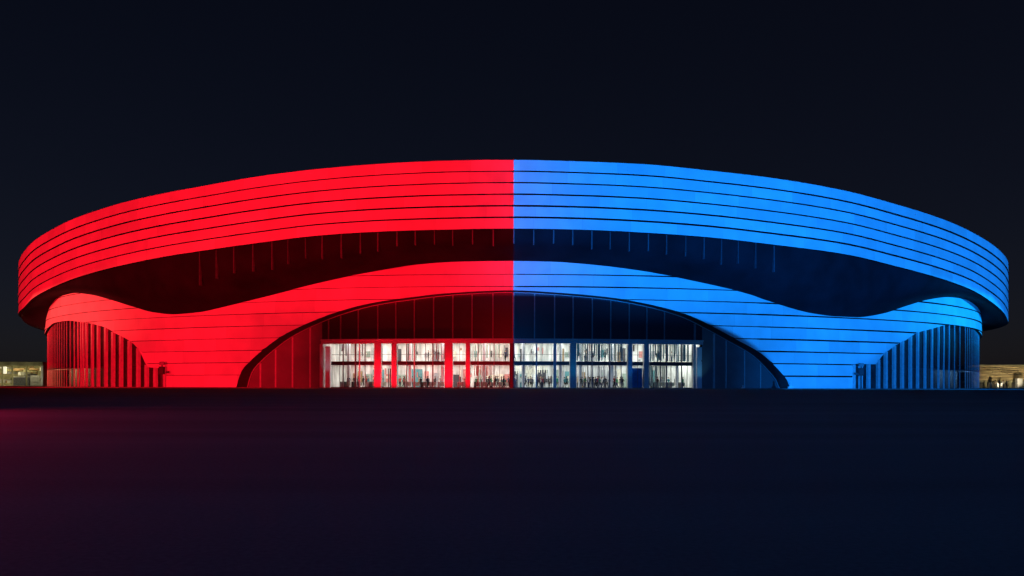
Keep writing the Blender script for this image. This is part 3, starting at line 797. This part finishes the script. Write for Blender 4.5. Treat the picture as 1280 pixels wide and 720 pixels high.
def projector(name, loc, target, col, power, cone, fn, blend=0.3):
    l = bpy.data.lights.new(name, 'SPOT'); l.energy = power; l.color = col; l.spot_size = R(cone); l.spot_blend = blend; l.shadow_soft_size = .06
    o = bpy.data.objects.new(name, l); COL.objects.link(o); o.location = loc
    o.rotation_euler = (Vector(target) - Vector(loc)).to_track_quat('-Z', 'Y').to_euler()
    link_gobo(l, fn)
    return o
RED, BLUE = (1.0, .003, .015), (.004, .225, 1.0)
SAL, CYA = (1.0, .10, .085), (.002, .42, 1.0)
HZ = (-.006, -.0022)
for sgn, colr, hot, nm in ((-1, RED, SAL, 'red'), (1, BLUE, CYA, 'blue')):
    # shuttered projector on the axis: hard vertical cut at the centre line, arch and pavilions masked, nothing thrown on the plaza
    def f0(m, s, tx, hz, dx, dy, dz, sgn=sgn):
        side = m('MULTIPLY', m('GREATER_THAN', m('MULTIPLY', tx, sgn), 0.0), s(hz, *HZ))
        a = m('MULTIPLY', tx, 1 / .325); b = m('MULTIPLY', hz, 1 / .110)
        rr = m('ADD', m('MULTIPLY', a, a), m('MULTIPLY', b, b))
        base = .26 if sgn < 0 else .09
        arch_mask = m('MULTIPLY_ADD', s(rr, .93, .99), 1 - base, base)
        if sgn < 0: arch_mask = m('MAXIMUM', arch_mask, s(tx, -.205, -.27))
        pav = m('MAXIMUM', s(m('MULTIPLY', tx, sgn), .572, .556), s(hz, .032, .045))
        v = m('MULTIPLY', side, m('MULTIPLY', arch_mask, pav))
        if sgn > 0:
            hd = m('SUBTRACT', hz, m('MINIMUM', m('MULTIPLY', m('SUBTRACT', tx, .41), .45), .040))
            v = m('MULTIPLY', v, m('MULTIPLY_ADD', m('MAXIMUM', s(tx, .435, .41), s(hd, .012, .03)), .78, .22))
        return v
    projector(nm + '_axis_projector', (0, -6, .35), (sgn * 62, 130, 16), colr, 1.06e6 if sgn < 0 else 1.16e6, 70, f0)
    # side projector: fades out across the centre line, kept off the entrance
    lo = .78 if sgn < 0 else .73
    def f1(m, s, tx, hz, dx, dy, dz, sgn=sgn, lo=lo):
        tr = m('MULTIPLY', tx, -sgn)
        ent = m('MAXIMUM', s(tr, .30, .13), s(hz, .07, .12))
        pav = m('MAXIMUM', s(tr, -.225, -.205), s(hz, .032, .045))
        v = m('MULTIPLY', m('MULTIPLY', s(tr, lo, .02), s(hz, *HZ)), m('MULTIPLY', ent, pav))
        if sgn > 0: v = m('MULTIPLY', v, m('MULTIPLY_ADD', m('MAXIMUM', s(tr, -.14, -.04), s(hz, .045, .075)), .72, .28))
        return v
    projector(nm + '_side_projector', (sgn * 66, 6, .35), (sgn * 66, 140, 14), colr, 0.72e6, 90, f1)
    def f2(m, s, tx, hz, dx, dy, dz, sgn=sgn):
        tr = m('MULTIPLY', tx, -sgn)
        return m('MULTIPLY', m('MULTIPLY', s(tr, 1.1, .35), s(tr, .27, .315)), m('MULTIPLY', s(hz, *HZ), m('MULTIPLY_ADD', s(hz, .055, .10), .8, .2)))
    projector(nm + '_end_projector', (sgn * 140, 50, .35), (sgn * 90, 158, 14), colr, 0.55e6, 70, f2)
    def f3(m, s, tx, hz, dx, dy, dz, sgn=sgn):
        tr = m('MULTIPLY', tx, -sgn)
        return m('MULTIPLY', m('MULTIPLY', s(m('SUBTRACT', hz, m('MINIMUM', m('MULTIPLY_ADD', tr, .09, .10), .225)), .005, -.012), s(hz, .05, .12)), m('MULTIPLY', s(tr, .55, .68), m('MULTIPLY_ADD', s(tr, 3.4, 1.5), .9, .1)))
    projector(nm + '_low_end_projector', (sgn * 150, 105, .35), (sgn * 84, 150, 11), hot, 0.30e6, 60, f3)

def plain_spot(name, loc, target, col, power, cone, size=.15, down=False):
    l = bpy.data.lights.new(name, 'SPOT'); l.energy = power; l.color = col; l.spot_size = R(cone); l.spot_blend = 1; l.shadow_soft_size = size
    o = bpy.data.objects.new(name, l); COL.objects.link(o); o.location = loc
    o.rotation_euler = (Vector(target) - Vector(loc)).to_track_quat('-Z', 'Y').to_euler()
    if down: link_gobo(l, lambda m, s, tx, hz, dx, dy, dz: s(hz, -.30, -.55))   # shielded: nothing reaches the facade
# added spots brightening the masked door columns, no fixtures there
for px, col, pw in ((410, (.62, .85, 1.0), 130), (472, RED, 700), (491, RED, 500), (561, RED, 700), (584, RED, 400), (716, CYA, 120), (873, (.15, .6, .9), 150), (787, BLUE, 200)):
    a, b = P(theta(px, ENT), DRUM, .25, 1.2), P(theta(px, ENT), ENT, 4.2, 0)
    plain_spot('column_fill', a, b, col, pw * (3.2 if col is RED else 1.2), 125 if col is RED else (34 if px < 420 else 60), .05)
# lamps washing the far stone building
for px in (1238, 1262, 1290):
    plain_spot('stone_wash', (X(px), YB - 5, .3), (X(px), YB, 4.4), (1, .82, .52), 800, 100, .1)
for px in (-10, 22, 50):
    plain_spot('pavilion_fill', (X(px), YB - 5, .3), (X(px), YB, 4.0), (1, .90, .55), 330, 100, .1)  # added wash, brightens the left pavilion's pale post and roof edge
# added spots without fixtures, imitating floodlight spill on the plaza
plain_spot('blue_plaza_fill', (30, -35, 38), (18, 32, 0), (.02, .23, .8), 76000, 95, 1, True)
plain_spot('red_plaza_fill', (-12.0, 13.5, 1.0), (-9, 12.8, 0), (1.0, .01, .09), 1500, 160, .3)

# faint moonlight and night sky
sun = bpy.data.lights.new('moon', 'SUN'); sun.energy = .004; sun.angle = R(.5); sun.color = (.9, .93, 1)
so = bpy.data.objects.new('moon', sun); COL.objects.link(so); so.rotation_euler = (R(28), 0, R(-25))
w = bpy.data.worlds.new('World'); SC.world = w; w.use_nodes = True
nt = w.node_tree; bg = nt.nodes['Background']
sky = nt.nodes.new('ShaderNodeTexSky'); sky.sky_type = 'NISHITA'; sky.sun_disc = False
sky.sun_elevation = R(62); sky.sun_rotation = R(155)
tint = nt.nodes.new('ShaderNodeMix'); tint.data_type = 'RGBA'; tint.blend_type = 'MULTIPLY'; tint.inputs[0].default_value = 1
tint.inputs[7].default_value = (1.15, 1.02, 1.45, 1)
nt.links.new(sky.outputs[0], tint.inputs[6]); nt.links.new(tint.outputs[2], bg.inputs[0]); bg.inputs[1].default_value = .0016

# ------------------------------------------------------------------ camera
cam = bpy.data.cameras.new('Camera'); co = bpy.data.objects.new('Camera', cam); COL.objects.link(co)
co.location = (0, 0, EYE)
cam.sensor_width = 36; cam.lens = 36 * F / 1280; cam.clip_end = 6000; cam.clip_start = .05
cam.shift_x = (640 - CX) / 1280; cam.shift_y = (HY - 360) / 1280
co.rotation_euler = (R(90), 0, 0)
co.rotation_euler = (Matrix.Rotation(R(90), 3, 'X') @ Matrix.Rotation(ROLL, 3, 'Z')).to_euler()
SC.camera = co

SC.render.engine = 'CYCLES'
SC.cycles.use_denoising = True
SC.cycles.max_bounces = 6; SC.cycles.transparent_max_bounces = 12
SC.cycles.sample_clamp_indirect = 4
SC.cycles.caustics_reflective = False; SC.cycles.caustics_refractive = False
vs = SC.view_settings
vs.view_transform = 'Standard'; vs.look = 'None'; vs.exposure = 0; vs.gamma = 1; vs.use_curve_mapping = False
